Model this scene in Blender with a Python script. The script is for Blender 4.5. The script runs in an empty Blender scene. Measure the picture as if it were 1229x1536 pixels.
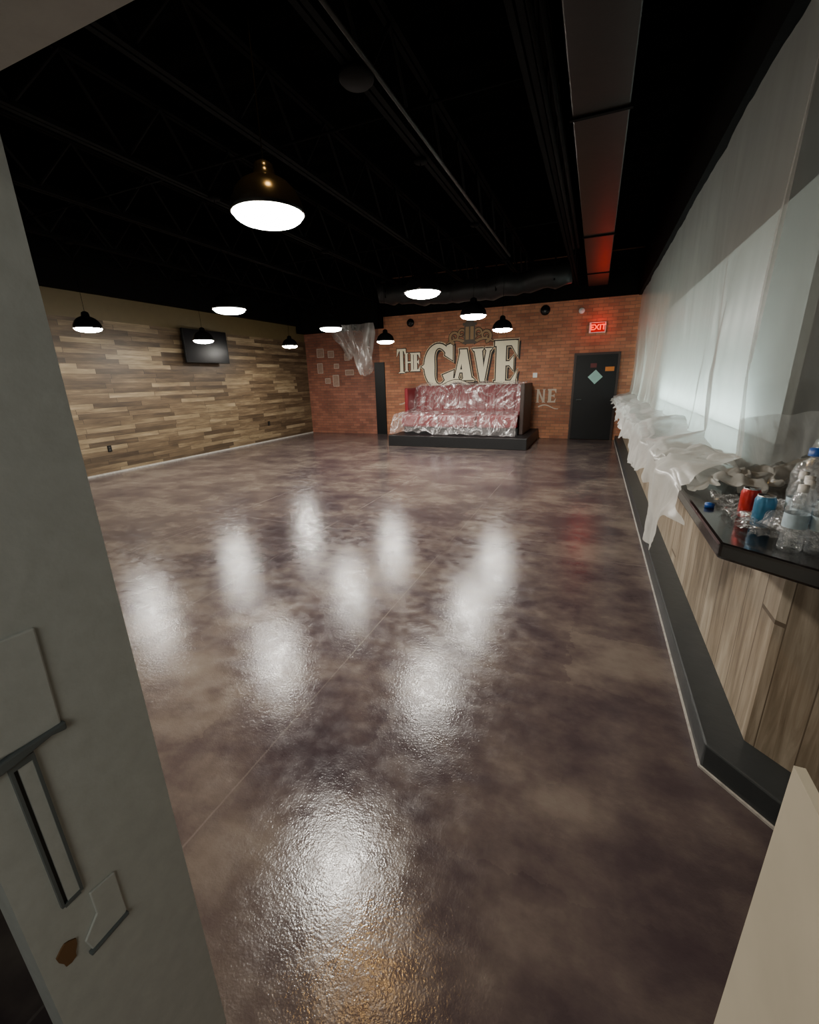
import bpy, math, random
from mathutils import Vector, Matrix, noise
random.seed(7)
scene = bpy.context.scene
COL = scene.collection

# ------------------------------------------------------------------ helpers
def tag(o, label=None, category=None, group=None, kind=None):
    if label: o["label"] = label
    if category: o["category"] = category
    if group: o["group"] = group
    if kind: o["kind"] = kind
    return o

def empty(name, loc, label, category, group=None):
    o = bpy.data.objects.new(name, None)
    o.empty_display_size = 0.1
    o.location = loc
    COL.objects.link(o)
    return tag(o, label, category, group)

def mk(name, verts, faces, mat, parent=None, smooth=False, recenter=True, bevel=0, **t):
    verts = [Vector(v) for v in verts]
    c = Vector((0, 0, 0))
    if recenter:
        mn = Vector([min(v[i] for v in verts) for i in range(3)])
        mx = Vector([max(v[i] for v in verts) for i in range(3)])
        c = (mn + mx) / 2
        c.z = mn.z
    me = bpy.data.meshes.new(name)
    me.from_pydata([v - c for v in verts], [], faces)
    me.validate(); me.update()
    if mat: me.materials.append(mat)
    if smooth:
        for p in me.polygons: p.use_smooth = True
    o = bpy.data.objects.new(name, me)
    COL.objects.link(o)
    o.location = c
    if parent:
        o.parent = parent
        o.location = c - parent.location
    if bevel:
        m = o.modifiers.new("bevel", 'BEVEL'); m.width = bevel; m.segments = 2; m.limit_method = 'ANGLE'
    return tag(o, **t)

def boxg(x0, x1, y0, y1, z0, z1, off=0):
    v = [(x0,y0,z0),(x1,y0,z0),(x1,y1,z0),(x0,y1,z0),(x0,y0,z1),(x1,y0,z1),(x1,y1,z1),(x0,y1,z1)]
    f = [(0,3,2,1),(4,5,6,7),(0,1,5,4),(1,2,6,5),(2,3,7,6),(3,0,4,7)]
    return v, [tuple(i+off for i in q) for q in f]

def box(name, x0, x1, y0, y1, z0, z1, mat, parent=None, **t):
    v, f = boxg(x0, x1, y0, y1, z0, z1)
    return mk(name, v, f, mat, parent, **t)

def boxes(name, lst, mat, parent=None, **t):
    V, F = [], []
    for b in lst:
        v, f = boxg(*b, off=len(V)); V += v; F += f
    return mk(name, V, F, mat, parent, **t)

def prism(name, poly, z0, z1, mat, parent=None, **t):
    n = len(poly)
    a = sum(poly[i][0]*poly[(i+1)%n][1]-poly[(i+1)%n][0]*poly[i][1] for i in range(n))
    if a < 0: poly = poly[::-1]
    V = [(x,y,z0) for x,y in poly] + [(x,y,z1) for x,y in poly]
    F = [tuple(range(n-1,-1,-1)), tuple(range(n,2*n))] + [(i,(i+1)%n,n+(i+1)%n,n+i) for i in range(n)]
    return mk(name, V, F, mat, parent, **t)

def xprism(name, poly, x0, x1, mat, parent=None, **t):
    """polygon given in (y,z), extruded along x"""
    n = len(poly)
    V = [(x0,y,z) for y,z in poly] + [(x1,y,z) for y,z in poly]
    F = [tuple(range(n-1,-1,-1)), tuple(range(n,2*n))] + [(i,(i+1)%n,n+(i+1)%n,n+i) for i in range(n)]
    return mk(name, V, F, mat, parent, **t)

def latheg(prof, segs=32, cx=0, cy=0, cz=0, off=0):
    V, F = [], []
    n = len(prof)
    for s in range(segs):
        a = 2*math.pi*s/segs
        for r, z in prof:
            V.append((cx+r*math.cos(a), cy+r*math.sin(a), cz+z))
    for s in range(segs):
        s2 = (s+1) % segs
        for i in range(n-1):
            F.append((off+s*n+i, off+s2*n+i, off+s2*n+i+1, off+s*n+i+1))
    return V, F

def lathe(name, prof, mat, loc=(0,0,0), segs=32, parent=None, smooth=True, **t):
    V, F = latheg(prof, segs, *loc)
    return mk(name, V, F, mat, parent, smooth=smooth, **t)

def tubeg(pts, r, segs=8, off=0):
    V, F = [], []
    n = len(pts)
    for i, p in enumerate(pts):
        p = Vector(p)
        d = (Vector(pts[min(i+1,n-1)]) - Vector(pts[max(i-1,0)])).normalized()
        up = Vector((0,0,1)) if abs(d.z) < .9 else Vector((1,0,0))
        a = d.cross(up).normalized(); b = d.cross(a).normalized()
        rr = r[i] if isinstance(r, (list, tuple)) else r
        for s in range(segs):
            t = 2*math.pi*s/segs
            V.append(p + a*math.cos(t)*rr + b*math.sin(t)*rr)
    for i in range(n-1):
        for s in range(segs):
            s2 = (s+1) % segs
            F.append((off+i*segs+s, off+i*segs+s2, off+(i+1)*segs+s2, off+(i+1)*segs+s))
    F.append(tuple(off+s for s in range(segs))[::-1])
    F.append(tuple(off+(n-1)*segs+s for s in range(segs)))
    return V, F

def tube(name, pts, r, mat, parent=None, segs=8, **t):
    V, F = tubeg(pts, r, segs)
    return mk(name, V, F, mat, parent, smooth=True, **t)

def gridsurf(name, fn, nu, nv, mat, parent=None, **t):
    V = [fn(i/(nu-1), j/(nv-1)) for i in range(nu) for j in range(nv)]
    F = [(i*nv+j, (i+1)*nv+j, (i+1)*nv+j+1, i*nv+j+1) for i in range(nu-1) for j in range(nv-1)]
    return mk(name, V, F, mat, parent, smooth=True, **t)

def ns(x, y=0, z=0): return noise.noise(Vector((x, y, z)))

# ------------------------------------------------------------------ materials
class NT:
    def __init__(s, name):
        s.m = bpy.data.materials.new(name); s.m.use_nodes = True
        s.t = s.m.node_tree; s.n = s.t.nodes; s.n.clear()
        s.out = s.n.new('ShaderNodeOutputMaterial')
        s.tc = s.n.new('ShaderNodeTexCoord')
    def new(s, typ, **kw):
        n = s.n.new(typ)
        for k, v in kw.items(): setattr(n, k, v)
        return n
    def set(s, sock, v):
        if isinstance(v, bpy.types.NodeSocket): s.t.links.new(v, sock)
        elif isinstance(v, (tuple, list)):
            v = tuple(v)
            if sock.type == 'RGBA' and len(v) == 3: v = v + (1,)
            sock.default_value = v
        else: sock.default_value = v
    def math(s, op, a, b=None, c=None):
        n = s.new('ShaderNodeMath', operation=op)
        s.set(n.inputs[0], a)
        if b is not None: s.set(n.inputs[1], b)
        if c is not None: s.set(n.inputs[2], c)
        return n.outputs[0]
    def noise(s, vec, scale, detail=4, rough=.55, dist=0):
        n = s.new('ShaderNodeTexNoise')
        if vec is not None: s.set(n.inputs['Vector'], vec)
        n.inputs['Scale'].default_value = scale; n.inputs['Detail'].default_value = detail
        n.inputs['Roughness'].default_value = rough; n.inputs['Distortion'].default_value = dist
        return n.outputs['Fac']
    def ramp(s, fac, stops, interp='LINEAR'):
        n = s.new('ShaderNodeValToRGB'); n.color_ramp.interpolation = interp
        e = n.color_ramp.elements
        while len(e) < len(stops): e.new(.5)
        for el, (p, c) in zip(e, stops):
            el.position = p; el.color = (c[0], c[1], c[2], 1) if not isinstance(c, (int, float)) else (c, c, c, 1)
        s.set(n.inputs[0], fac)
        return n.outputs[0]
    def mix(s, fac, a, b, mode='MIX'):
        n = s.new('ShaderNodeMix', data_type='RGBA', blend_type=mode)
        s.set(n.inputs[0], fac); s.set(n.inputs[6], a); s.set(n.inputs[7], b)
        return n.outputs[2]
    def sep(s, vec):
        n = s.new('ShaderNodeSeparateXYZ'); s.set(n.inputs[0], vec); return n.outputs
    def comb(s, x, y, z):
        n = s.new('ShaderNodeCombineXYZ')
        s.set(n.inputs[0], x); s.set(n.inputs[1], y); s.set(n.inputs[2], z); return n.outputs[0]
    def bump(s, h, strength=.3, dist=.01):
        n = s.new('ShaderNodeBump'); n.inputs['Strength'].default_value = strength
        n.inputs['Distance'].default_value = dist; s.set(n.inputs['Height'], h); return n.outputs[0]
    def pr(s, color, rough=.5, metal=0, normal=None, spec=.5, **kw):
        p = s.new('ShaderNodeBsdfPrincipled')
        s.set(p.inputs['Base Color'], color); s.set(p.inputs['Roughness'], rough)
        s.set(p.inputs['Metallic'], metal); s.set(p.inputs['Specular IOR Level'], spec)
        if normal is not None: s.set(p.inputs['Normal'], normal)
        for k, v in kw.items(): s.set(p.inputs[k.replace('_', ' ')], v)
        return p.outputs[0]
    def done(s, sh):
        s.t.links.new(sh, s.out.inputs[0]); return s.m

def simple(name, col, rough=.5, metal=0, var=.15, nscale=8, bump=.05, spec=.5):
    t = NT(name)
    f = t.noise(t.tc.outputs['Object'], nscale, 5)
    c = t.mix(f, [x*(1-var) for x in col], [min(1, x*(1+var)) for x in col])
    return t.done(t.pr(c, rough, metal, t.bump(f, bump), spec))

def emis(name, col, st):
    t = NT(name)
    e = t.new('ShaderNodeEmission'); t.set(e.inputs[0], col); e.inputs[1].default_value = st
    return t.done(e.outputs[0])

M_black = simple("black_ceiling_paint", (.0045,.0043,.0042), .75, bump=.2, nscale=20, spec=.05)
M_web = simple("black_joist_web_paint", (.012,.011,.011), .7, spec=.1)
M_deck = simple("black_deck", (.0013,.0013,.0013), .9, spec=.02)
M_shade = simple("black_enamel", (.005,.005,.005), .22, spec=.25)
M_inner = simple("white_enamel", (.8,.8,.78), .4)
M_lamp = emis("lamp_glow", (1, .95, .86), 215)
M_warm = emis("warm_bulb", (1, .55, .16), 260)
M_duct = simple("brown_black_duct", (.013,.010,.008), .38, bump=.15, nscale=6, spec=.25)
M_jamb = simple("grey_door_frame_paint", (.47,.48,.44), .45, bump=.15, nscale=30)
M_jambmetal = simple("grey_painted_metal", (.13,.15,.15), .35, metal=.3)
M_dark = simple("dark_gap", (.02,.02,.018), .6)
M_cream = simple("cream_panel_paint", (.60,.55,.43), .55, bump=.1)
M_plaster = simple("dark_olive_plaster", (.11,.082,.035), .5)
M_curb = simple("charcoal_curb_paint", (.022,.026,.028), .4, bump=.2, nscale=12)
M_counter = simple("black_counter_top", (.010,.009,.009), .14)
M_caulk = simple("white_caulk", (.36,.34,.31), .6, var=.6, nscale=30)
M_door = simple("black_door_paint", (.004,.005,.006), .45, spec=.3)
M_red = simple("red_vinyl", (.20,.008,.015), .35, bump=.2, nscale=30)
M_plat = simple("black_platform", (.006,.006,.007), .45)
M_tv = simple("tv_bezel", (.004,.004,.004), .5, spec=.2)
M_screen = simple("tv_screen", (.004,.004,.005), .3, var=.05, spec=.15)
M_white = simple("white_plastic", (.7,.7,.68), .4)
M_brown = simple("brown_side_panel", (.030,.016,.012), .5)
M_rust = simple("rusty_hole", (.16,.08,.03), .8)

# brick
def brick_mat():
    t = NT("orange_brick")
    o = t.sep(t.tc.outputs['Object'])
    vec = t.comb(o[0], o[2], 0.0)
    b = t.new('ShaderNodeTexBrick'); t.set(b.inputs['Vector'], vec)
    b.inputs['Scale'].default_value = 1
    b.inputs['Brick Width'].default_value = .225; b.inputs['Row Height'].default_value = .078
    b.inputs['Mortar Size'].default_value = .006; b.inputs['Mortar Smooth'].default_value = .3
    b.inputs['Bias'].default_value = -.1
    t.set(b.inputs['Color1'], (.50,.215,.105)); t.set(b.inputs['Color2'], (.32,.12,.062)); t.set(b.inputs['Mortar'], (.22,.14,.095))
    n = t.noise(t.tc.outputs['Object'], 2.0, 6)
    c = t.mix(1.0, b.outputs['Color'], t.ramp(n, [(.3,(.7,.67,.65)),(.7,(1.15,1.1,1.1))]), 'MULTIPLY')
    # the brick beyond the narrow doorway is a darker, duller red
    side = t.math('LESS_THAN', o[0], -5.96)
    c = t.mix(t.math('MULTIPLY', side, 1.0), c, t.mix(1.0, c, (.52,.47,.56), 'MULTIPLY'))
    h = t.math('SUBTRACT', 1.0, b.outputs['Fac'])
    return t.done(t.pr(c, .65, 0, t.bump(h, .6, .008)))
M_brick = brick_mat()

def plank_mat(name, vertical=False, w=.115, L=1.15, stops=None, seam=(.015,.01,.007), a=.5, gw=.45):
    t = NT(name)
    o = t.sep(t.tc.outputs['Object'])
    if vertical:
        across = t.math('SUBTRACT', o[1], o[0]); along = o[2]
    else:
        across = o[2]; along = o[1]
    r = t.math('DIVIDE', across, w); row = t.math('FLOOR', r); fr = t.math('FRACT', r)
    wn = t.new('ShaderNodeTexWhiteNoise', noise_dimensions='1D'); t.set(wn.inputs['W'], row)
    al = t.math('ADD', t.math('DIVIDE', along, L), t.math('MULTIPLY', wn.outputs['Value'], 7.3))
    col = t.math('FLOOR', al); fc = t.math('FRACT', al)
    wn2 = t.new('ShaderNodeTexWhiteNoise', noise_dimensions='2D')
    t.set(wn2.inputs['Vector'], t.comb(row, col, 0.0))
    rnd = wn2.outputs['Value']
    g = t.comb(t.math('MULTIPLY', across, 16.0), t.math('MULTIPLY', along, 1.3), t.math('MULTIPLY', rnd, 50.0))
    gn = t.noise(g, 1.6, 6, .65, .6)
    g2 = t.noise(t.comb(t.math('MULTIPLY', across, 5.0), t.math('MULTIPLY', along, .9), t.math('MULTIPLY', rnd, 20.0)), 1.5, 3)
    f = t.math('ADD', t.math('MULTIPLY', rnd, a), t.math('ADD', t.math('MULTIPLY', gn, gw), t.math('MULTIPLY_ADD', g2, .6, -.3 + (.5-a)*.5)))
    c = t.ramp(f, stops)
    e1 = t.math('LESS_THAN', fr, .035); e2 = t.math('LESS_THAN', fc, .006)
    e = t.math('MAXIMUM', e1, e2)
    c = t.mix(e, c, seam)
    h = t.math('MULTIPLY_ADD', gn, .4, t.math('SUBTRACT', 1.0, e))
    return t.done(t.pr(c, .5, 0, t.bump(h, .35, .004)))
M_wood = plank_mat("reclaimed_wood_planks", w=.088, L=.95, a=.42, gw=.55, stops=[(.15,(.028,.017,.009)),(.38,(.066,.043,.023)),(.55,(.118,.080,.044)),(.72,(.20,.148,.084)),(.92,(.33,.26,.165))])
M_barwood = plank_mat("vertical_wood_panels", True, .19, 3.0, stops=[(.15,(.05,.032,.018)),(.38,(.115,.082,.052)),(.58,(.21,.165,.115)),(.85,(.38,.32,.245))], seam=(.10,.072,.046), a=.14, gw=.8)

def floor_mat():
    t = NT("stained_epoxy_floor")
    P = t.tc.outputs['Object']
    o = t.sep(P)
    n1 = t.noise(P, 1.15, 3, .5, .25)
    n2 = t.noise(t.comb(o[0], t.math('MULTIPLY', o[1], 1.5), 3.0), 2.8, 5, .6)
    n3 = t.noise(P, 11, 4, .6)
    n4 = t.noise(P, .35, 2, .5)
    # soft rectangular stain patches
    wv = t.new('ShaderNodeTexWhiteNoise', noise_dimensions='2D')
    jit = t.math('MULTIPLY', t.math('SUBTRACT', n3, .5), .25)
    t.set(wv.inputs['Vector'], t.comb(t.math('FLOOR', t.math('ADD', t.math('MULTIPLY', o[0], 1.25), jit)), t.math('FLOOR', t.math('ADD', t.math('MULTIPLY', o[1], 1.9), jit)), 0.0))
    f = t.math('ADD', t.math('ADD', t.math('MULTIPLY', n1, .45), t.math('MULTIPLY', n2, .45)), t.math('MULTIPLY', n3, .10))
    f = t.math('ADD', f, t.math('MULTIPLY_ADD', n4, .25, -.125))
    f = t.math('ADD', f, t.math('MULTIPLY_ADD', wv.outputs['Value'], .05, -.025))
    c = t.ramp(f, [(.33,(.038,.027,.031)),(.43,(.057,.042,.044)),(.51,(.088,.067,.062)),(.60,(.135,.108,.092)),(.72,(.175,.145,.122))])
    wob = t.math('MULTIPLY', t.math('SUBTRACT', n3, .5), .010)
    j = None
    for ax, pos, w in ((0,-1.23,.004),(0,-2.7,.009),(0,-4.2,.007),(0,-6.0,.008),(1,3.9,.006),(1,6.9,.010),(1,9.2,.012)):
        d = t.math('ABSOLUTE', t.math('ADD', t.math('SUBTRACT', o[ax], pos), wob))
        l = t.math('LESS_THAN', d, w)
        j = l if j is None else t.math('MAXIMUM', j, l)
    brk = t.ramp(t.noise(P, 1.3, 4), [(.38,0.0),(.60,.55)])
    c = t.mix(t.math('MULTIPLY', j, brk), c, (.20,.17,.15))
    fine = t.noise(P, 140, 2, .5); fine2 = t.noise(P, 45, 3, .6)
    h = t.math('ADD', t.math('MULTIPLY', fine, .6), fine2)
    rgh = t.ramp(n3, [(.35,.12),(.65,.25)])
    sp = t.ramp(t.noise(P, 5, 6, .7), [(.35,.25),(.62,.5)])
    return t.done(t.pr(c, rgh, 0, t.bump(h, .25, .004), spec=sp))
M_floor = floor_mat()

def mixs(t, f, a, c):
    m = t.new('ShaderNodeMixShader'); t.set(m.inputs[0], f); t.t.links.new(a, m.inputs[1]); t.t.links.new(c, m.inputs[2]); return m.outputs[0]
def sheet_mat(name, transp, col=(.8,.8,.8), rough=.35, gloss=.12, trl=.45, vary=.12, bscale=4, bstr=.5, glint=0, vert=True):
    t = NT(name)
    o = t.sep(t.tc.outputs['Object'])
    vec = t.comb(o[0], o[1], t.math('MULTIPLY', o[2], .35)) if vert else t.tc.outputs['Object']
    n = t.noise(vec, bscale, 3, .45, .6)
    b = t.bump(n, bstr, .03)
    d = t.new('ShaderNodeBsdfDiffuse'); t.set(d.inputs[0], col); t.set(d.inputs['Normal'], b)
    tl = t.new('ShaderNodeBsdfTranslucent'); t.set(tl.inputs[0], col); t.set(tl.inputs['Normal'], b)
    g = t.new('ShaderNodeBsdfGlossy'); g.inputs['Roughness'].default_value = rough; t.set(g.inputs['Normal'], b)
    tr = t.new('ShaderNodeBsdfTransparent')
    s = mixs(t, trl, d.outputs[0], tl.outputs[0])
    s = mixs(t, gloss, s, g.outputs[0])
    wr = t.noise(vec, bscale*.8, 5, .6, 1.8)
    if glint:
        hi = min(1, transp+.04); lo = transp-glint
        fac = t.ramp(wr, [(.30,hi),(.36,lo),(.42,hi),(.50,hi),(.535,lo),(.57,hi),(.68,transp-.1)])  # narrow whiter, less transparent bands imitate highlights on the film's wrinkles
    else:
        fac = t.ramp(wr, [(.35, min(1, transp+vary)), (.65, max(0, transp-vary))])
    s = mixs(t, fac, s, tr.outputs[0])
    return t.done(s)
M_sheet = sheet_mat("translucent_poly_sheet", .46, (.60,.60,.56), vary=.03, bscale=1.6, bstr=.35, gloss=.12, rough=.32)
M_sheet2 = sheet_mat("folded_poly_sheet", .20, (.80,.81,.78), bscale=4, vary=.10, bstr=.4, vert=False, rough=.25, gloss=.15)
M_clear = sheet_mat("clear_plastic_film", .84, (.92,.84,.84), .22, .30, .3, bscale=2.2, bstr=.8, glint=.36, vert=False)
M_wrapf = sheet_mat("clear_crumpled_film", .80, (.85,.88,.9), .15, .5, .3, bscale=14, bstr=1, glint=.4, vert=False)
M_bottle = sheet_mat("clear_bottle_plastic", .70, (.75,.82,.85), .08, .6, .4, bscale=25, bstr=.5, vert=False)

# ------------------------------------------------------------------ room shell
S = dict(kind="structure")
K = .75
box("floor", -8.7, 1.9, -2.5, 12.2, -.1, 0, M_floor, recenter=False, label="dark stained glossy concrete floor", **S)
V, F = [], []
n = 120; x0, x1 = -8.7, 1.9
for i in range(n+1):
    y = .3 + (12.1-.3)*i/n
    z = 4.25 + (.04 if (i//2) % 2 else 0)
    V += [(x0,y,z),(x1,y,z)]
for i in range(n): F.append((2*i,2*i+1,2*i+3,2*i+2))
mk("ceiling", V, F, M_deck, recenter=False, label="black painted corrugated metal roof deck", **S)
box("wall_left", -8.7, -8.56, .17, 12.2, 0, 4.3, M_plaster, recenter=False, label="dark painted wall above wooden cladding", **S)
box("wall_left_cladding", -8.56, -8.54, .42, 12.0, 0, 2.79, M_wood, recenter=False, label="reclaimed wooden plank wall cladding", **S)
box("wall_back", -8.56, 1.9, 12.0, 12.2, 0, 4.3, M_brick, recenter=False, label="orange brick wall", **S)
box("trim_1", -5.78, 1.9, 11.95, 12.0, 3.32, 4.25, M_black, label="black painted band above the brick", **S)
box("trim_2", -8.54, -5.78, 11.6, 12.0, 3.02, 4.25, M_black, label="black painted bulkhead above the brick", **S)
box("trim_3", -8.56, -8.35, .45, 11.6, 3.22, 4.25, M_black, label="black fascia along the wooden wall", **S)
box("baseboard_left", -8.54, -8.52, .45, 11.98, 0, .03, M_caulk, label="thin chipped white caulk line", **S)
M_backbar = simple("pale_blue_wall", (.66,.74,.72), .6)
box("wall_right", 1.75, 1.9, .42, 12.0, 0, 4.3, M_brown, recenter=False, label="dark wall behind the bar", **S)
box("trim_4", 1.34, 1.40, 4.2, 11.95, 1.04, 2.93, M_backbar, label="pale blue wall section behind the bar", **S)
box("wall_front", -8.56, -.99*K-.02, .37, .42, 0, 4.3, M_jamb, recenter=False, label="grey painted wall beside the doorway", **S)
box("trim_6", -.99*K-.05, -.99*K, .165, .42, 0, 1.6+.5*K, M_jamb, recenter=False, label="grey painted door frame upright", **S)
box("wall_front_header", -.99*K-.05, 1.9, .17, .42, 1.6+.5*K, 4.3, M_jamb, recenter=False, label="grey painted door header", **S)
box("wall_front_end", .42, 1.9, .17, .42, 0, 1.6+.5*K, M_jamb, recenter=False, label="grey painted wall beside the doorway", **S)
box("trim_5", .72, 1.75, 2.9, 11.95, 3.3, 4.25, M_black, label="black soffit above the bar", **S)

# door frame strike hardware (positions on the jamb face)
JX = -.99*K
def jz(z): return 1.6-(1.6-z)*K
e = empty("strike_plate", (JX, .33*K, jz(.30)), "grey painted metal latch hardware on the door frame", "door hardware")
def jy(p): return [(y*K, jz(z)) for y, z in p]
xprism("cover_plate", jy([(.225,.935),(.30,.925),(.385,.92),(.392,1.15),(.225,1.16)]), JX, JX+.006, M_jamb, e, bevel=.003)
xprism("cover_lip", jy([(.225,.895),(.29,.900),(.36,.912),(.388,.905),(.390,.925),(.30,.925),(.225,.92)]), JX, JX+.012, M_jambmetal, e, bevel=.003)
for nm, a in (("strike_edge", (.284,.290,.5,.90)), ("strike_edge", (.322,.328,.5,.90)), ("strike_edge", (.290,.322,.495,.505)), ("strike_edge", (.290,.322,.885,.90))):
    box(nm, JX, JX+.006, a[0]*K, a[1]*K, jz(a[2]), jz(a[3]), M_jambmetal, e)
box("slot", JX, JX+.001, .290*K, .298*K, jz(.505), jz(.885), M_dark, e)
box("latch_bar", JX, JX+.004, .298*K, .322*K, jz(.505), jz(.885), M_jamb, e)
xprism("lower_bracket", jy([(.335,.47),(.392,.46),(.392,.325),(.385,.318),(.307,.320),(.300,.36),(.335,.40)]), JX, JX+.005, M_jamb, e, bevel=.002)
xprism("bracket_edge", jy([(.300,.312),(.392,.312),(.392,.322),(.300,.322)]), JX, JX+.010, M_jambmetal, e, bevel=.002)
V, F = latheg([(0,0),(.014,0),(.014,.003),(0,.003)], 12)
V = [(JX+z, .268*K+x*(1+.3*math.sin(y*300)), jz(.376)+y*1.7) for x,y,z in V]
mk("latch_hole", V, F, M_rust, e)

box("white_panel", .27*K, .27*K+.009, .02, .56*K, 0, 1.6-.47*K, M_cream, label="cream painted thin upright panel beside the doorway", category="panel")

# ------------------------------------------------------------------ ceiling structure
jx = [-.62, -1.70, -2.88, -4.2, -5.6, -7.1, -8.15]
for k, x in enumerate(jx):
    V, F = [], []
    def addb(*b):
        v, f = boxg(*b, off=len(V)); V.extend(v); F.extend(f)
    addb(x-.05, x-.008, .6, 11.9, 3.60, 3.64); addb(x+.008, x+.05, .6, 11.9, 3.60, 3.64)
    addb(x-.05, x-.008, .6, 11.9, 4.19, 4.24); addb(x+.008, x+.05, .6, 11.9, 4.19, 4.24)
    y = .7; up = True; nf = len(F)
    while y < 11.6:
        z0, z1 = (3.63, 4.2) if up else (4.2, 3.63)
        v, f = tubeg([(x,y,z0),(x,y+.45,z1)], .015, 6, off=len(V)); V.extend(v); F.extend(f)
        y += .45; up = not up
    o = mk("ceiling_joist", V, F, M_black, label="black painted open web steel joist under the roof deck", category="joist", group="ceiling joists")
    o.data.materials.append(M_web)
    for p in o.data.polygons[nf:]: p.material_index = 1
M_cond = simple("grey_conduit", (.035,.034,.032), .5, metal=.2)
tube("conduit", [(-1.57, 1.0, 3.59), (-1.57, 8.4, 3.59)], .016, M_cond, label="grey steel conduit clipped under a joist", category="conduit")
for x in (-.46, -.53):
    tube("ceiling_pipe", [(x, .8, 3.56), (x, 8.3, 3.56)], .02, M_black, label="black painted pipe under the ceiling", category="pipe", group="ceiling pipes")
lathe("ceiling_junction", [(0,0),(.10,.0),(.12,.02),(.12,.05),(0,.055)], M_web, (-1.70,3.26,3.545), label="round dark fixture cap under a joist", category="fixture cap")
e = empty("air_duct", (-.16, 1, 3.5), "dark painted rectangular sheet metal air duct", "duct")
V, F = boxg(-.36, .05, .8, 11.6, 3.52, 3.85)
mk("duct_body", V, F, M_duct, e, bevel=.01)
for y in (1.9,4.3,7.6,10.2):
    box("duct_flange", -.38, .07, y, y+.035, 3.505, 3.87, M_black, e)
    box("duct_hanger", -.375, -.365, y+.005, y+.03, 3.87, 4.25, M_black, e)
pts = [(-4.6+i*.12, 9.35+.05*math.sin(i), 3.42-.14*math.sin(math.pi*i/33)+.05*ns(i*.5)) for i in range(34)]
rr = [.19+.014*(i % 2)+.035*ns(i*.4, 3) for i in range(34)]
M_flex = simple("black_flex_duct", (.012,.012,.012), .45, spec=.3)
e = empty("flexible_duct", (-2.5, 9.35, 3.2), "black sagging flexible round duct hung by straps", "duct")
tube("duct_hose", pts, rr, M_flex, e, segs=20)
for i in (2, 12, 22, 31):
    box("strap", pts[i][0]-.015, pts[i][0]+.015, pts[i][1]-.2, pts[i][1]-.195, pts[i][2]-.1, 4.25, M_black, e)
for y in (3.9, 7.2):
    tube("joist_bridging", [(-8.2, y, 3.66), (-.42, y, 3.66)], .012, M_black, label="black steel bridging bar across the joists", category="brace", group="joist bridging")

# ------------------------------------------------------------------ pendant lamps
shade_prof = [(.185,0),(.190,.004),(.188,.02),(.178,.06),(.155,.105),(.12,.14),(.08,.162),(.055,.172),(.052,.20),(.045,.225),(.02,.24),(.0,.242)]
inner_prof = [(.184,.002),(.176,.02),(.166,.06),(.145,.098),(.11,.132),(.06,.155),(0,.158)]
diff_prof = [(.176,.004),(.170,-.014),(.15,-.028),(.11,-.040),(.06,-.047),(0,-.049)]
lamps = [(-1.68,2.14,2.45),(-1.74,4.57,2.45),(-1.72,6.56,2.45),(-1.71,8.66,2.45),
         (-4.12,4.33,2.45),(-4.2,6.67,2.45),(-4.2,8.78,2.38),
         (-7.1,4.54,2.45),(-7.1,6.67,2.42),(-7.05,9.27,2.46)]
proto = None
for L in lamps:
    e = empty("pendant_lamp", L, "black metal dome pendant lamp with glowing white diffuser", "lamp", "pendant lamps")
    if proto is None:
        parts = []
        for nm, pf, m in (("lamp_shade", shade_prof, M_shade), ("shade_lining", inner_prof, M_inner), ("diffuser", diff_prof, M_lamp)):
            V, F = latheg(pf, 40); o = mk(nm, V, F, m, None, smooth=True, recenter=False); o.parent = e; parts.append(o)
        V, F = tubeg([(0,0,.238),(0,0,1.13)], .003, 8); o = mk("cord", V, F, M_deck, None, recenter=False); o.parent = e; parts.append(o)
        V, F = latheg([(0,1.15),(.06,1.15),(.065,1.13),(.05,1.12),(0,1.118)], 24); o = mk("canopy", V, F, M_black, None, smooth=True, recenter=False); o.parent = e; parts.append(o)
        proto = parts
    else:
        for p in proto:
            c = p.copy(); c.parent = e; COL.objects.link(c)
e = empty("ceiling_spotlight", (-1.36, 1.9, 3.36), "small black ceiling spotlight with warm bulb", "lamp")
lathe("spotlight_housing", [(.085,-.01),(.09,.01),(.08,.14),(.03,.17),(.02,.25),(0,.25)], M_shade, (-1.36,1.9,3.36), parent=e)
lathe("bulb", [(.078,.02),(.05,.012),(0,.008)], M_warm, (-1.36,1.9,3.36), parent=e)

# ------------------------------------------------------------------ bar
e = empty("bar_counter", (.75, 6, 0), "long bar with wood panel front and black counter top", "bar counter")
prism("foot_curb", [(.556,11.95),(.556,1.76),(.80,1.50),(1.3,1.02),(1.3,11.95)], 0, .12, M_curb, e, bevel=.008)
prism("front_panel", [(.71,11.93),(.71,1.84),(.84,1.71),(1.25,1.30),(1.25,11.93)], .12, .97, M_barwood, e, recenter=True)
prism("counter_top", [(.44,11.95),(.44,1.66),(1.15,1.08),(1.34,1.08),(1.34,11.95)], .98, 1.04, M_counter, e, bevel=.012)
prism("curb_caulk", [(.548,11.95),(.548,1.755),(.793,1.493),(.80,1.50),(.556,1.76),(.556,11.95)], 0, .010, M_caulk, e)
ld = bpy.data.lights.new("backbar_light", 'AREA'); ld.shape = 'RECTANGLE'; ld.size = 6.4; ld.size_y = .12; ld.energy = 78; ld.color = (.82,1.0,.95)
lo = bpy.data.objects.new("backbar_light", ld); COL.objects.link(lo)
dirv = Vector((.29, 0, .30)).normalized()
zl = -dirv; xl = Vector((0,1,0)); yl = zl.cross(xl)
R = Matrix((xl, yl, zl)).transposed().to_4x4(); R.translation = Vector((1.05, 8.2, 1.10))
lo.matrix_world = R

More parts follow.
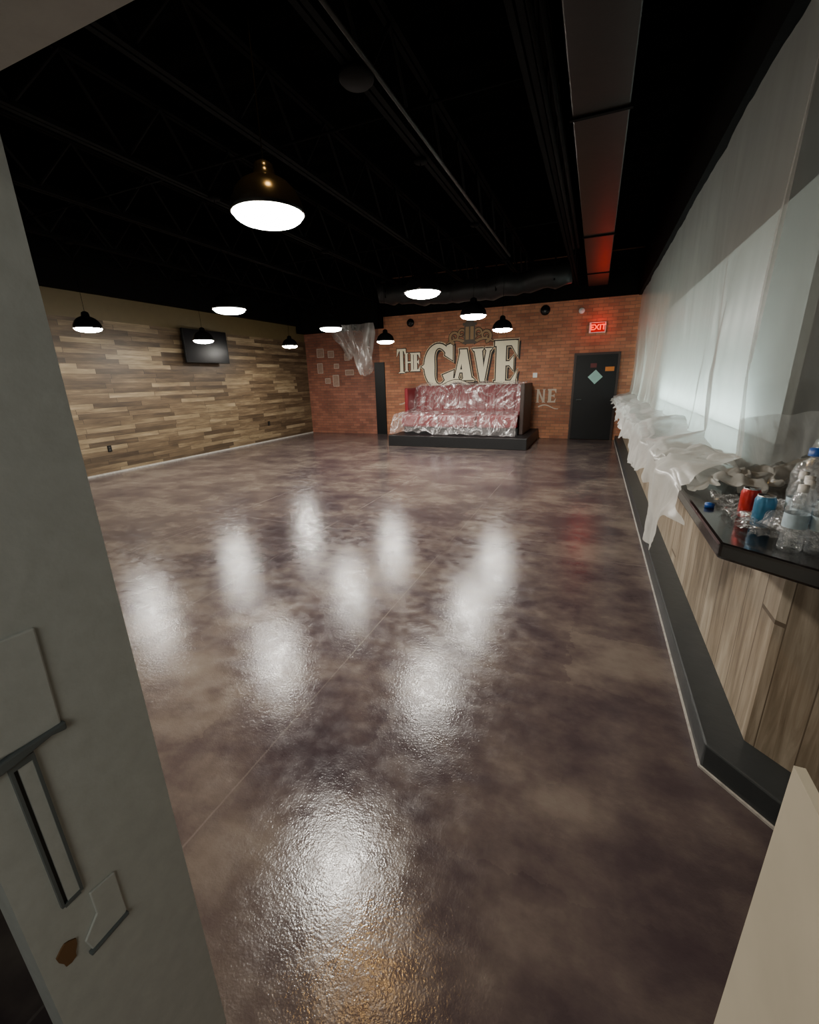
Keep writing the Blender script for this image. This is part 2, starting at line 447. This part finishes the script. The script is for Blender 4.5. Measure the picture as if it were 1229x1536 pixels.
# curtain
path = [(.0,.78,3.31),(.58,.77,1.65),(.74,.74,1.16),(.80,.64,1.12),(.86,.49,1.11),(.90,.41,1.05),(1.0,.385,0)]
hem = [(2.0,1.0),(2.35,.93),(2.6,.60),(2.8,.64),(3.1,.86),(3.6,.92),(4.2,.80),(4.9,.72),(5.4,.88),(6.2,.84),(7,.93),(8,.86),(9.1,.98),(12,1.0)]
def interp(tab, x, k=1):
    if x <= tab[0][0]: return tab[0][k]
    for a, b in zip(tab, tab[1:]):
        if x <= b[0]:
            f = (x-a[0])/(b[0]-a[0]); return a[k]+(b[k]-a[k])*f
    return tab[-1][k]
def curtain(u, v):
    Y = 2.95 + (11.88-2.95)*(u**1.35)
    x = interp(path, v, 1); z = interp(path, v, 2)
    low = max(0, (v-.60)/.40)
    near = max(0, 1-(Y-2.95)/3.0)
    Yp = Y - .85*low*near
    if v > .90:
        h = interp(hem, Yp) + .06*ns(Yp*4, 2)
        z = 1.05 + (h-1.05)*(v-.90)/.10
    f = .09*ns(Y*1.1+v*.6, v*.9) + .04*ns(Y*2.8 - v*1.2, v*1.2, 5) + .012*ns(Y*8+v*1.5, v*1.5, 8)
    f *= (.25+.9*min(1, v*1.5))
    bul = math.sin(math.pi*min(1, max(0, (v-.70)/.24)))
    x += f*(1-.3*low) - bul*.06*max(0, ns(Yp*1.8, 11)+.25) + low*.05*ns(Yp*4, v*7, 3) + low*.010*ns(Yp*11, v*15, 8)
    z += bul*.10*(ns(Yp*1.6, v*2, 9)+.1) + low*.04*ns(Yp*4, v*6, 4)
    if v < .03: z += .02*math.sin(Y*9)
    if .66 < v < .9: z = max(z, 1.06)
    if v > .88:
        x = min(x, .425) - .05*abs(ns(Yp*6, v*2, 6))*(v-.88)*8
    x = max(x, .30)
    return (x, Yp + .08*ns(Y*1.5, v*2, 7)*min(1, v*2), z)
e = empty("plastic_curtain", (.75, 6, 1.05), "translucent white plastic sheet hanging over the bar", "plastic sheet")
VS = .74
gridsurf("sheet_side", lambda u, v: curtain(u, v*VS), 260, 70, M_sheet, e)
gridsurf("sheet_hem", lambda u, v: curtain(u, VS+v*(1-VS)), 300, 60, M_sheet2, e)
def curtainb(u, v):
    x = .78 + .80*u; y = 2.95 + .93*u
    z = 3.31 - 2.22*v
    f = .08*ns(u*3, v*.9, 2) + .03*ns(u*7+v, v*1.6, 3)
    b = max(0, v-.80)*5
    return (x + .7*f - b*.06, y - .6*f - b*(.30+.12*ns(u*6, 1)), max(1.055, z + b*.04*ns(u*8, v*12)))
gridsurf("sheet_end", lambda u, v: curtainb(u, v*.88), 60, 70, M_sheet, e)
gridsurf("sheet_end_hem", lambda u, v: curtainb(u, .88+v*.12), 60, 30, M_sheet2, e)
def bunch(u, v):
    Y = 2.35 + 1.5*u; xc = .62
    ang = math.pi*v
    r = .11*(.5+math.sin(math.pi*min(1, u*1.0+.12))) + .05*ns(Y*4, v*4)
    return (xc + .10*ns(Y*3, 4) - r*1.3*math.cos(ang) + .03*ns(Y*9, v*8, 9), Y + .05*ns(v*7, Y*6), max(1.05, 1.05 + r*.6*math.sin(ang) + .03*ns(Y*12, v*10, 3)))
gridsurf("sheet_bunch", bunch, 90, 30, M_sheet2, e)
def bunch2(u, v):
    x = .66 + .62*u; yc = 2.55 + .55*u; ang = math.pi*v
    r = .11 + .05*ns(u*6, v*3)
    return (x + .04*ns(u*9, v*7, 5), yc - r*1.5*math.cos(ang) + .05*ns(u*8, 3), max(1.05, 1.05 + r*.6*math.sin(ang) + .03*ns(u*14, v*9, 2)))
gridsurf("sheet_bunch", bunch2, 70, 30, M_sheet2, e)

def wrap(u, v):
    x = .53 + .50*v; y = 1.72 - .75*(x-.53)*.6 + .62*u
    b = math.exp(-(((x-.70)/.12)**2 + ((y-1.82)/.2)**2))
    return (x + .03*ns(u*9, v*9), y + .03*ns(u*9, v*9, 5), 1.048 + .05*abs(ns(u*7, v*7, 1)) + .02*abs(ns(u*19, v*17, 2)) + .05*b)
gridsurf("plastic_wrap", wrap, 70, 70, M_wrapf, label="crumpled clear plastic film lying on the counter", category="plastic film")

# cans
ml = simple("aluminium", (.6,.6,.6), .3, metal=1)
def can(loc, colr, lab):
    e = empty("drink_can", loc, lab, "can", "drink cans")
    m = simple("can_paint", colr, .3, metal=.3, var=.5, nscale=40)
    lathe("can_body", [(.0,.0),(.025,0),(.033,.01),(.033,.105),(.027,.118)], m, loc, parent=e)
    lathe("can_lid", [(.027,.118),(.0275,.122),(.025,.122),(.024,.117),(0,.117)], ml, loc, parent=e)
    box("pull_tab", loc[0]-.007, loc[0]+.007, loc[1]-.012, loc[1]+.012, loc[2]+.118, loc[2]+.120, ml, e)
can((.600,2.00,1.04), (.42,.02,.015), "red aluminium drink can on the counter")
can((.615,1.89,1.04), (.04,.17,.30), "blue aluminium drink can on the counter")
M_cap = simple("blue_cap", (.01,.08,.35), .4)
M_label = simple("pale_blue_label", (.45,.58,.66), .4, var=.4, nscale=30)
def bottle(loc, s=1.0, big=False):
    e = empty("water_jug" if big else "water_bottle", loc, "clear plastic water jug with blue cap on the counter" if big else "clear plastic water bottle with pale label on the counter", "jug" if big else "bottle", None if big else "water bottles")
    k = 2.0 if big else 1
    lathe("bottle_body", [(0,.0),(.028*k,0),(.032*k,.01),(.030*k,.05*s),(.032*k,.08*s),(.030*k,.11*s),(.032*k,.135*s),(.026*k,.165*s),(.013,.19*s),(.012,.2*s)], M_bottle, loc, parent=e, segs=24)
    if not big: lathe("bottle_label", [(.0325,.08),(.0325,.125)], M_label, loc, parent=e, segs=24)
    r = .026 if big else .014
    lathe("bottle_cap", [(r,.194*s),(r,.216*s),(0,.218*s)], M_cap if big else M_white, loc, parent=e, segs=20)
for (x,y) in [(.625,1.655),(.665,1.725),(.690,1.80),(.70,1.875),(.690,1.64),(.735,1.705),(.76,1.78),(.775,1.85)]:
    bottle((x,y,1.04))
bottle((.80,2.08,1.04), 1.25, True)
bottle((1.0,2.50,1.04), 1.5, True)
lathe("bottle_cap_loose", [(.0,0),(.018,0),(.018,.018),(0,.02)], M_cap, (.50,2.12,1.04), label="blue plastic cap on the counter", category="cap")

# ------------------------------------------------------------------ back wall things
d = box("door_1", -.50, .44, 11.955, 12.0, 0.01, 2.06, M_door, label="black painted metal exit door", **S)
boxes("door_frame", [(-.55,-.50,11.94,12.0,0,2.11),(.44,.49,11.94,12.0,0,2.11),(-.50,.44,11.94,12.0,2.06,2.11)], M_brown, d)
V, F = tubeg([(-.42,11.93,.98),(-.42,11.90,1.0),(-.42,11.90,1.0),(-.30,11.90,1.0)], .012, 8)
mk("door_handle", V, F, M_jambmetal, d)
M_teal = simple("teal_sign", (.30,.52,.47), .5)
q = .17
V = [(-.03,11.95,1.54-q),(-.03+q,11.95,1.54),(-.03,11.95,1.54+q),(-.03-q,11.95,1.54)]
V += [(x,11.953,z) for x,y,z in V]
mk("diamond_sign", V, [(0,1,2,3),(7,6,5,4),(0,4,5,1),(1,5,6,2),(2,6,7,3),(3,7,4,0)], M_teal, d, label="pale teal diamond shaped sign")
M_orange = simple("orange_sticker", (.6,.19,.02), .5)
box("orange_sticker", .18, .38, 11.949, 11.954, 1.67, 1.77, M_orange, d, label="orange rectangular sticker")
M_redst = simple("red_sticker", (.10,.008,.008), .5)
box("red_sticker", -.16, -.02, 11.949, 11.954, 1.76, 1.86, M_redst, d, label="dark red sticker")

def text_mesh(name, s, size, loc, mat, parent, extr=.003, bold=.0):
    cu = bpy.data.curves.new(name, 'FONT'); cu.body = s; cu.size = size; cu.extrude = extr; cu.offset = bold
    cu.align_x = 'CENTER'; cu.align_y = 'CENTER'
    to = bpy.data.objects.new("tmp_text", cu); COL.objects.link(to)
    bpy.context.view_layer.update()
    me = bpy.data.meshes.new_from_object(to.evaluated_get(bpy.context.evaluated_depsgraph_get()))
    bpy.data.objects.remove(to)
    me.materials.clear(); me.materials.append(mat)
    me.transform(Matrix.Rotation(math.pi/2, 4, 'X'))
    o = bpy.data.objects.new(name, me); COL.objects.link(o)
    o.location = Vector(loc) - (parent.location if parent else Vector())
    if parent: o.parent = parent
    return o

e = empty("exit_sign", (-.075, 11.97, 2.55), "lit red EXIT sign in a white housing", "exit sign")
box("sign_housing", -.27, .10, 11.93, 12.0, 2.55, 2.79, M_white, e, bevel=.01)
tt = NT("exit_red"); tt_e = tt.new('ShaderNodeEmission'); tt.set(tt_e.inputs[0], (1,0,0)); tt_e.inputs[1].default_value = .6
box("sign_face", -.225, .075, 11.922, 11.93, 2.57, 2.77, tt.done(tt_e.outputs[0]), e)
text_mesh("sign_lettering", "EXIT", .17, (-.075, 11.918, 2.67), emis("exit_letters", (1,.05,.02), 3.0), e, bold=.004)
ld = bpy.data.lights.new("exit_glow", 'POINT'); ld.energy = 5; ld.color = (1,.02,.01); ld.shadow_soft_size = .08
lo = bpy.data.objects.new("exit_glow", ld); COL.objects.link(lo); lo.location = (-.075, 11.75, 2.72)

for (x, z), r in [((-1.32, 3.15), .12), ((-4.94, 3.11), .11)]:
    V, F = latheg([(0,.0),(r*.6,.012),(r*.85,.02),(r,.05),(r,.07),(0,.07)], 28)
    V = [(x+a, 12.0-.07+c, z+b) for a, b, c in V]
    mk("wall_speaker", V, F, M_shade, smooth=True, label="round black wall speaker on the brick", category="speaker", group="wall speakers")
V, F = latheg([(0,.0),(.05,.005),(.07,.03),(.07,.05),(0,.05)], 24)
mk("smoke_detector", [(-.47+a, 11.95+c, 3.07+b) for a,b,c in V], F, M_white, smooth=True, label="small round white alarm on the brick", category="alarm")
box("thermostat", -1.53, -1.42, 11.97, 12.0, 1.56, 1.68, M_white, label="small white wall control on the brick", category="thermostat", bevel=.005)
box("door_2", -6.13, -5.80, 11.97, 12.0, 0, 2.1, M_door, label="narrow black doorway in the brick wall", **S)

# mural ------------------------------------------------------------
def offs(poly, d):
    n = len(poly)
    a = sum(poly[i][0]*poly[(i+1)%n][1]-poly[(i+1)%n][0]*poly[i][1] for i in range(n))
    if a < 0: poly = poly[::-1]
    if d == 0: return poly
    out = []
    for i in range(n):
        p0, p, p1 = Vector(poly[i-1]), Vector(poly[i]), Vector(poly[(i+1)%n])
        e0 = (p-p0).normalized(); e1 = (p1-p).normalized()
        n0 = Vector((e0.y,-e0.x)); n1 = Vector((e1.y,-e1.x))
        m = n0+n1
        if m.length < 1e-4: m = n0
        m.normalize(); k = min(1.5, 1/max(.3, m.dot(n0)))
        q = p + m*d*k; out.append((q.x, q.y))
    return out
def quad(x0,x1,z0,z1): return [(x0,z0),(x1,z0),(x1,z1),(x0,z1)]
def letter(ch, x, z, w, h, t):
    P = []
    if ch == 'E':
        P += [quad(x+.08*w, x+.08*w+1.55*t, z, z+h), quad(x, x+w, z, z+.75*t), quad(x, x+w, z+h-.75*t, z+h),
              quad(x+.2*w, x+.76*w, z+.5*h-.32*t, z+.5*h+.32*t),
              [(x+w-.1*t, z), (x+w+.25*t, z+.34*h), (x+w-.85*t, z+.6*t)], [(x+w+.2*t, z+h), (x+w-.85*t, z+h-.6*t), (x+w+.2*t, z+.66*h)],
              [(x+.62*w, z+.5*h), (x+.88*w, z+.34*h), (x+.88*w, z+.66*h)]]
    if ch == 'T':
        P += [quad(x+.5*w-.6*t, x+.5*w+.6*t, z, z+h), quad(x, x+w, z+h-.7*t, z+h), [(x, z+h), (x-.05*w, z+.66*h), (x+.9*t, z+h-.5*t)],
              [(x+w, z+h), (x+w-.9*t, z+h-.5*t), (x+w*1.05, z+.66*h)], [(x+.5*w-1.5*t, z), (x+.5*w+1.5*t, z), (x+.5*w+.5*t, z+.6*t), (x+.5*w-.5*t, z+.6*t)]]
    if ch in 'HN':
        for c in (x+.18*w, x+.82*w):
            P += [quad(c-.55*t, c+.55*t, z, z+h)]
            P += [[(c-1.1*t, z), (c+1.1*t, z), (c+.5*t, z+.5*t), (c-.5*t, z+.5*t)], [(c-1.1*t, z+h), (c-.5*t, z+h-.5*t), (c+.5*t, z+h-.5*t), (c+1.1*t, z+h)]]
        if ch == 'H': P += [quad(x+.18*w, x+.82*w, z+.46*h, z+.46*h+.6*t)]
        else: P += [[(x+.1*w, z+h), (x+.72*w, z), (x+.9*w, z), (x+.28*w, z+h)]]
    if ch == 'A':
        P += [[(x+.10*w, z), (x+.10*w+.7*t, z), (x+.5*w+.3*t, z+h), (x+.5*w-.4*t, z+h)], [(x+.92*w-1.6*t, z), (x+.92*w, z), (x+.5*w+.7*t, z+h), (x+.5*w-.6*t, z+h)],
              quad(x+.25*w, x+.75*w, z+.26*h, z+.26*h+.5*t),
              [(x-.04*w, z), (x+.10*w+1.2*t, z), (x+.10*w+.8*t, z+.4*t), (x+.06*w, z+.4*t)], [(x+.92*w-2*t, z), (x+1.06*w, z), (x+.94*w, z+.4*t), (x+.92*w-1.6*t, z+.4*t)]]
    if ch == 'V':
        P += [[(x+.06*w, z+h), (x+.06*w+1.5*t, z+h), (x+.5*w+.6*t, z), (x+.5*w-.3*t, z)], [(x+.94*w-.7*t, z+h), (x+.94*w, z+h), (x+.5*w+.5*t, z), (x+.5*w-.1*t, z)],
              [(x-.05*w, z+h), (x+.04*w, z+h-.4*t), (x+.06*w+1.6*t, z+h-.4*t), (x+.06*w+1.9*t, z+h)], [(x+.94*w-1.1*t, z+h), (x+.94*w-.8*t, z+h-.4*t), (x+.96*w, z+h-.4*t), (x+1.05*w, z+h)]]
    if ch == 'C':
        cx, cz = x+.52*w, z+.5*h; N = 26
        for i in range(N):
            a0 = math.radians(42+276*i/N); a1 = math.radians(42+276*(i+1)/N)
            def pt(a, out):
                tt = t*(.70+.85*max(0, -math.cos(a)))
                rx, rz = (.5*w, .5*h) if out else (.5*w-tt, .5*h-tt*.75)
                return (cx+rx*math.cos(a), cz+rz*math.sin(a))
            P.append([pt(a0,1), pt(a1,1), pt(a1,0), pt(a0,0)])
        P += [[(x+.80*w, z+.95*h), (x+1.0*w, z+1.0*h), (x+1.0*w, z+.62*h), (x+.74*w, z+.74*h)], [(x+.80*w, z+.08*h), (x+.66*w, z+.30*h), (x+1.04*w, z+.40*h), (x+1.0*w, z+.14*h)],
              [(x-.08*w, z+.5*h), (x+.1*w, z+.41*h), (x+.1*w, z+.59*h)]]
    return P
def layer(name, polys, d, y, mat, parent, dx=0, dz=0):
    V, F = [], []
    for k, p in enumerate(polys):
        q = offs(p, d); b = len(V)
        V += [(a+dx, y - k*.00003, c+dz) for a, c in q]
        F.append(tuple(range(b, b+len(q))))
    return mk(name, V, F, mat, parent)
def stripp(pts, w):
    P = []
    n = len(pts)
    for i in range(n-1):
        a, b = Vector(pts[i]), Vector(pts[i+1]); d = (b-a).normalized(); nn = Vector((-d.y, d.x))
        w0 = w(i/(n-1)); w1 = w((i+1)/(n-1))
        P.append([tuple(a+nn*w0), tuple(a-nn*w0), tuple(b-nn*w1+d*.004), tuple(b+nn*w1+d*.004)])
    return P
M_crm = simple("cream_mural_paint", (.95,.87,.64), .6, var=.05)
M_blk = simple("dark_mural_paint", (.02,.013,.010), .6)
M_gold = simple("gold_mural_paint", (.33,.21,.10), .6)
M_tan = simple("tan_mural_paint", (.74,.61,.40), .6)
mural = empty("wall_mural", (-3.3, 11.99, 1.3), "painted brick wall mural reading THE CAVE in cream letters", "mural")
Pc = letter('C', -4.56, 1.34, .86, 1.18, .20) + letter('A', -3.72, 1.54, .62, .80, .15) + letter('V', -3.13, 1.50, .50, .84, .14) + letter('E', -2.54, 1.38, .56, 1.12, .16)
Pt = letter('T', -5.38, 1.78, .27, .66, .08) + letter('H', -5.14, 1.82, .27, .50, .065) + letter('E', -4.88, 1.82, .20, .50, .065)
layer("letter_shadow", Pc, .035, 11.990, M_blk, mural, .055, -.06)
layer("letter_border", Pc, .048, 11.985, M_tan, mural)
layer("letter_outline", Pc, .030, 11.980, M_blk, mural)
layer("letter_face", Pc, 0, 11.975, M_crm, mural)
layer("small_letter_outline", Pt, .022, 11.990, M_blk, mural)
layer("small_letter_face", Pt, 0, 11.985, M_crm, mural)
def spiral(cx, cz, r, sgn, turns=1.3, st=0):
    return [(cx+sgn*r*(1-.8*i/30)*math.cos(st+turns*2*math.pi*i/30), cz+r*(1-.8*i/30)*math.sin(st+turns*2*math.pi*i/30)) for i in range(31)]
for sg in (-1, 1):
    for Ps in (stripp(spiral(-3.22+sg*.42, 2.66, .16, sg, 1.3, -1.5), lambda s: .036*(1-.6*s)),
               stripp(spiral(-3.22+sg*.24, 2.74, .13, -sg, 1.1, -1.0), lambda s: .032*(1-.6*s)),
               stripp([(-3.22+sg*(.1+.55*i/12), 2.5+.09*math.sin(i/12*3.1)) for i in range(13)], lambda s: .04*(1-.7*s))):
        layer("scroll_outline", Ps, .014, 11.974, M_blk, mural)
        layer("scroll_ornament", Ps, 0, 11.970, M_gold, mural)
layer("lantern_emblem", [quad(-3.38,-3.08,2.52,2.95), quad(-3.42,-3.04,2.93,3.0), [(-3.36,3.0),(-3.10,3.0),(-3.16,3.06),(-3.30,3.06)], quad(-3.42,-3.04,2.47,2.53)], 0, 11.966, simple("grey_mural_paint", (.10,.08,.06), .6), mural)
for x in (-3.34, -3.21):
    layer("lantern_window", [quad(x,x+.09,2.58,2.90)], 0, 11.962, M_gold, mural)
for Pr in (stripp([(-4.35+2.3*i/40, 1.32-.07*math.sin(i/40*6.28)+.02*i/40) for i in range(41)], lambda s: .055*math.sin(math.pi*min(1,max(.05,s)))+.008),
           stripp([(-3.95+1.2*i/30, 1.40+.12*math.sin(i/30*5)) for i in range(31)], lambda s: .045*(1-.8*s))):
    layer("ribbon_outline", Pr, .018, 11.965, M_blk, mural)
    layer("ribbon_face", Pr, 0, 11.960, M_crm, mural)
M_pw = simple("pale_grey_mural_paint", (.58,.48,.38), .6)
Pn = letter('N', -1.42, .93, .24, .34, .045) + letter('E', -1.13, .93, .20, .34, .05)
layer("lower_letter_face", Pn, 0, 11.990, M_pw, mural)
layer("lower_swash", stripp([(-1.35+.5*i/20, .82+.05*math.sin(i/20*5)) for i in range(21)], lambda s: .018*(1-.5*s)), 0, 11.990, M_pw, mural)
layer("lower_swash", stripp([(-4.85-.5*i/20, .95+.05*math.sin(i/20*5)) for i in range(21)], lambda s: .022*(1-.5*s)), 0, 11.990, M_pw, mural)

M_paper = simple("faded_paper", (.24,.15,.11), .7, var=.5, nscale=18)
M_pb = simple("faded_paper_border", (.42,.34,.28), .7)
for (x, z, w, h) in [(-8.0,2.45,.26,.26),(-8.05,2.0,.2,.3),(-7.62,2.40,.22,.2),(-7.8,1.62,.2,.16),(-7.5,1.62,.22,.34),(-7.0,1.85,.3,.16),(-7.45,2.05,.18,.14),(-7.05,2.3,.2,.2)]:
    e = empty("wall_poster", (x, 11.99, z-h/2), "small faded paper poster pinned on the brick", "poster", "small posters")
    box("poster_sheet", x-w/2, x+w/2, 11.992, 11.998, z-h/2, z+h/2, M_paper, e)
    boxes("poster_border", [(x-w/2,x+w/2,11.988,11.993,z+h/2-.015,z+h/2),(x-w/2,x+w/2,11.988,11.993,z-h/2,z-h/2+.015),(x-w/2,x-w/2+.015,11.988,11.993,z-h/2,z+h/2),(x+w/2-.015,x+w/2,11.988,11.993,z-h/2,z+h/2)], M_pb, e)

# ------------------------------------------------------------------ booth on platform
box("stage_platform", -4.74, -1.31, 9.85, 11.98, 0, .26, M_plat, label="low black platform against the brick wall", category="platform", bevel=.01)
b = empty("booth_sofa", (-3.1, 11, .26), "red vinyl booth sofa with tall back on the platform", "booth sofa")
box("base", -4.55, -1.62, 10.45, 11.75, .26, .42, M_plat, b)
xs = [-4.6 + i*(2.98/3) for i in range(4)]
for i in range(3):
    box("seat_cushion", xs[i]+.008, xs[i+1]-.008, 10.35, 11.35, .42, .74, M_red, b, bevel=.05)
def backg(u, v):
    x = -4.62 + 3.02*u; ch = abs(math.sin(u*math.pi*12))**.5
    z = .70 + .72*v
    y = 11.45 + .18*v - .06*ch*math.sin(math.pi*min(1, .08+v*.9))**.5 if v < .99 else 11.75
    return (x, y, z)
gridsurf("backrest", backg, 145, 30, M_red, b)
box("backrest_frame", -4.62, -1.60, 11.64, 11.80, .42, 1.41, M_red, b, bevel=.02)
box("end_panel", -1.60, -1.50, 10.5, 11.8, .26, 1.44, M_brown, b, bevel=.02)
box("end_panel", -4.72, -4.62, 10.9, 11.8, .26, 1.38, M_red, b, bevel=.03)
def drape(u, v):
    x = -4.74 + 3.14*u - .10*(1-u)*v*.6 + .03*ns(v*5, u*4)
    P = [(0,11.86,1.2),(.08,11.72,1.47),(.14,11.5,1.44),(.42,11.28,.80),(.47,11.2,.79),(.72,10.35,.79),(.78,10.26,.70),(1,10.12,.28)]
    y = interp(P, v, 1); z = interp(P, v, 2)
    fold = ns(x*2+v*5, v*4, 1)
    y -= .10*abs(fold) + .03*abs(ns(x*6+v*9, v*7, 2))
    z += .07*abs(ns(x*3+v*4, v*5, 4)) + .02*abs(ns(x*9, v*9, 6))
    if v > .75: z += .16*ns(x*2.2, 1) * (v-.75)*4; y -= .1*(v-.75)*4*abs(ns(x*4, 3))
    if u < .07: z = z - (.07-u)*3*max(0, z-.35)*.8
    return (x, y, max(.275, z))
gridsurf("plastic_cover", drape, 140, 90, M_clear, label="wrinkled clear plastic film draped over the booth sofa", category="plastic film")

def hangp(u, v):
    x = -7.0 + 1.45*u; z = 3.05 - (.80+.75*math.sin(u*2.4)**2*(u) + .16*ns(u*6, 1)) * v
    x += (.55*v*(1-u)) - .1*v*u
    y = 10.9 + .18*ns(u*5, v*2) + .05*ns(u*11, v*3, 3) + .15*math.sin(u*7)*v
    return (x, y, z)
e = empty("hanging_plastic", (-6.3, 10.9, 1.8), "torn translucent plastic sheet hanging from the ceiling", "plastic sheet")
gridsurf("sheet", hangp, 70, 60, sheet_mat("hanging_film", .60, (.6,.6,.57), .28, .2, .35, bscale=2, bstr=.6, vary=.15), e)
tube("support_wire", [(-7.05,10.9,3.06),(-5.5,10.9,3.06)], .01, M_black, e)

# ------------------------------------------------------------------ left wall things
tv = empty("wall_television", (-8.40, 7.9, 2.08), "black flat television on a wall bracket against planks", "television")
V, F = boxg(-8.36, -8.30, 7.26, 8.50, 2.08, 2.79); mk("bezel", V, F, M_tv, tv, bevel=.01)
box("screen", -8.302, -8.296, 7.28, 8.48, 2.11, 2.77, M_screen, tv)
box("wall_bracket", -8.54, -8.36, 7.75, 8.05, 2.3, 2.6, M_tv, tv)
for (y, z) in ((5.34,.475),(9.9,.5)):
    e = empty("wall_outlet", (-8.53, y, z-.06), "small dark electrical outlet on the plank wall", "outlet", "wall outlets")
    box("outlet_plate", -8.54, -8.53, y-.04, y+.04, z-.06, z+.06, M_tv, e, bevel=.003)
    boxes("socket", [(-8.531,-8.527,y-.018,y+.018,z+.008,z+.04),(-8.531,-8.527,y-.018,y+.018,z-.04,z-.008)], M_dark, e)

# ------------------------------------------------------------------ entry light
ld = bpy.data.lights.new("entry_light", 'AREA'); ld.energy = 17; ld.size = 1.2; ld.color = (1,1,.93)
lo = bpy.data.objects.new("entry_light", ld); COL.objects.link(lo)
lo.location = (.4, -1.6, 2.3); lo.rotation_euler = (math.radians(55), 0, math.radians(15))

w = bpy.data.worlds.new("World"); scene.world = w; w.use_nodes = True
bg = w.node_tree.nodes["Background"]; bg.inputs[0].default_value = (.8,.85,.8,1); bg.inputs[1].default_value = .015

# ------------------------------------------------------------------ camera
fw = Vector((-.3755,.8783,-.2967)).normalized()
rt = Vector((.9223,.3856,-.0260)); rt = (rt - fw*rt.dot(fw)).normalized()
up = rt.cross(fw).normalized()
cd = bpy.data.cameras.new("camera"); cam = bpy.data.objects.new("camera", cd); COL.objects.link(cam)
M = Matrix.Identity(4)
for i in range(3):
    M[i][0] = rt[i]; M[i][1] = up[i]; M[i][2] = -fw[i]
M[0][3], M[1][3], M[2][3] = 0, 0, 1.6
cam.matrix_world = M
cd.sensor_fit = 'VERTICAL'; cd.sensor_height = 24; cd.lens = 10.0; cd.clip_start = .01
scene.camera = cam
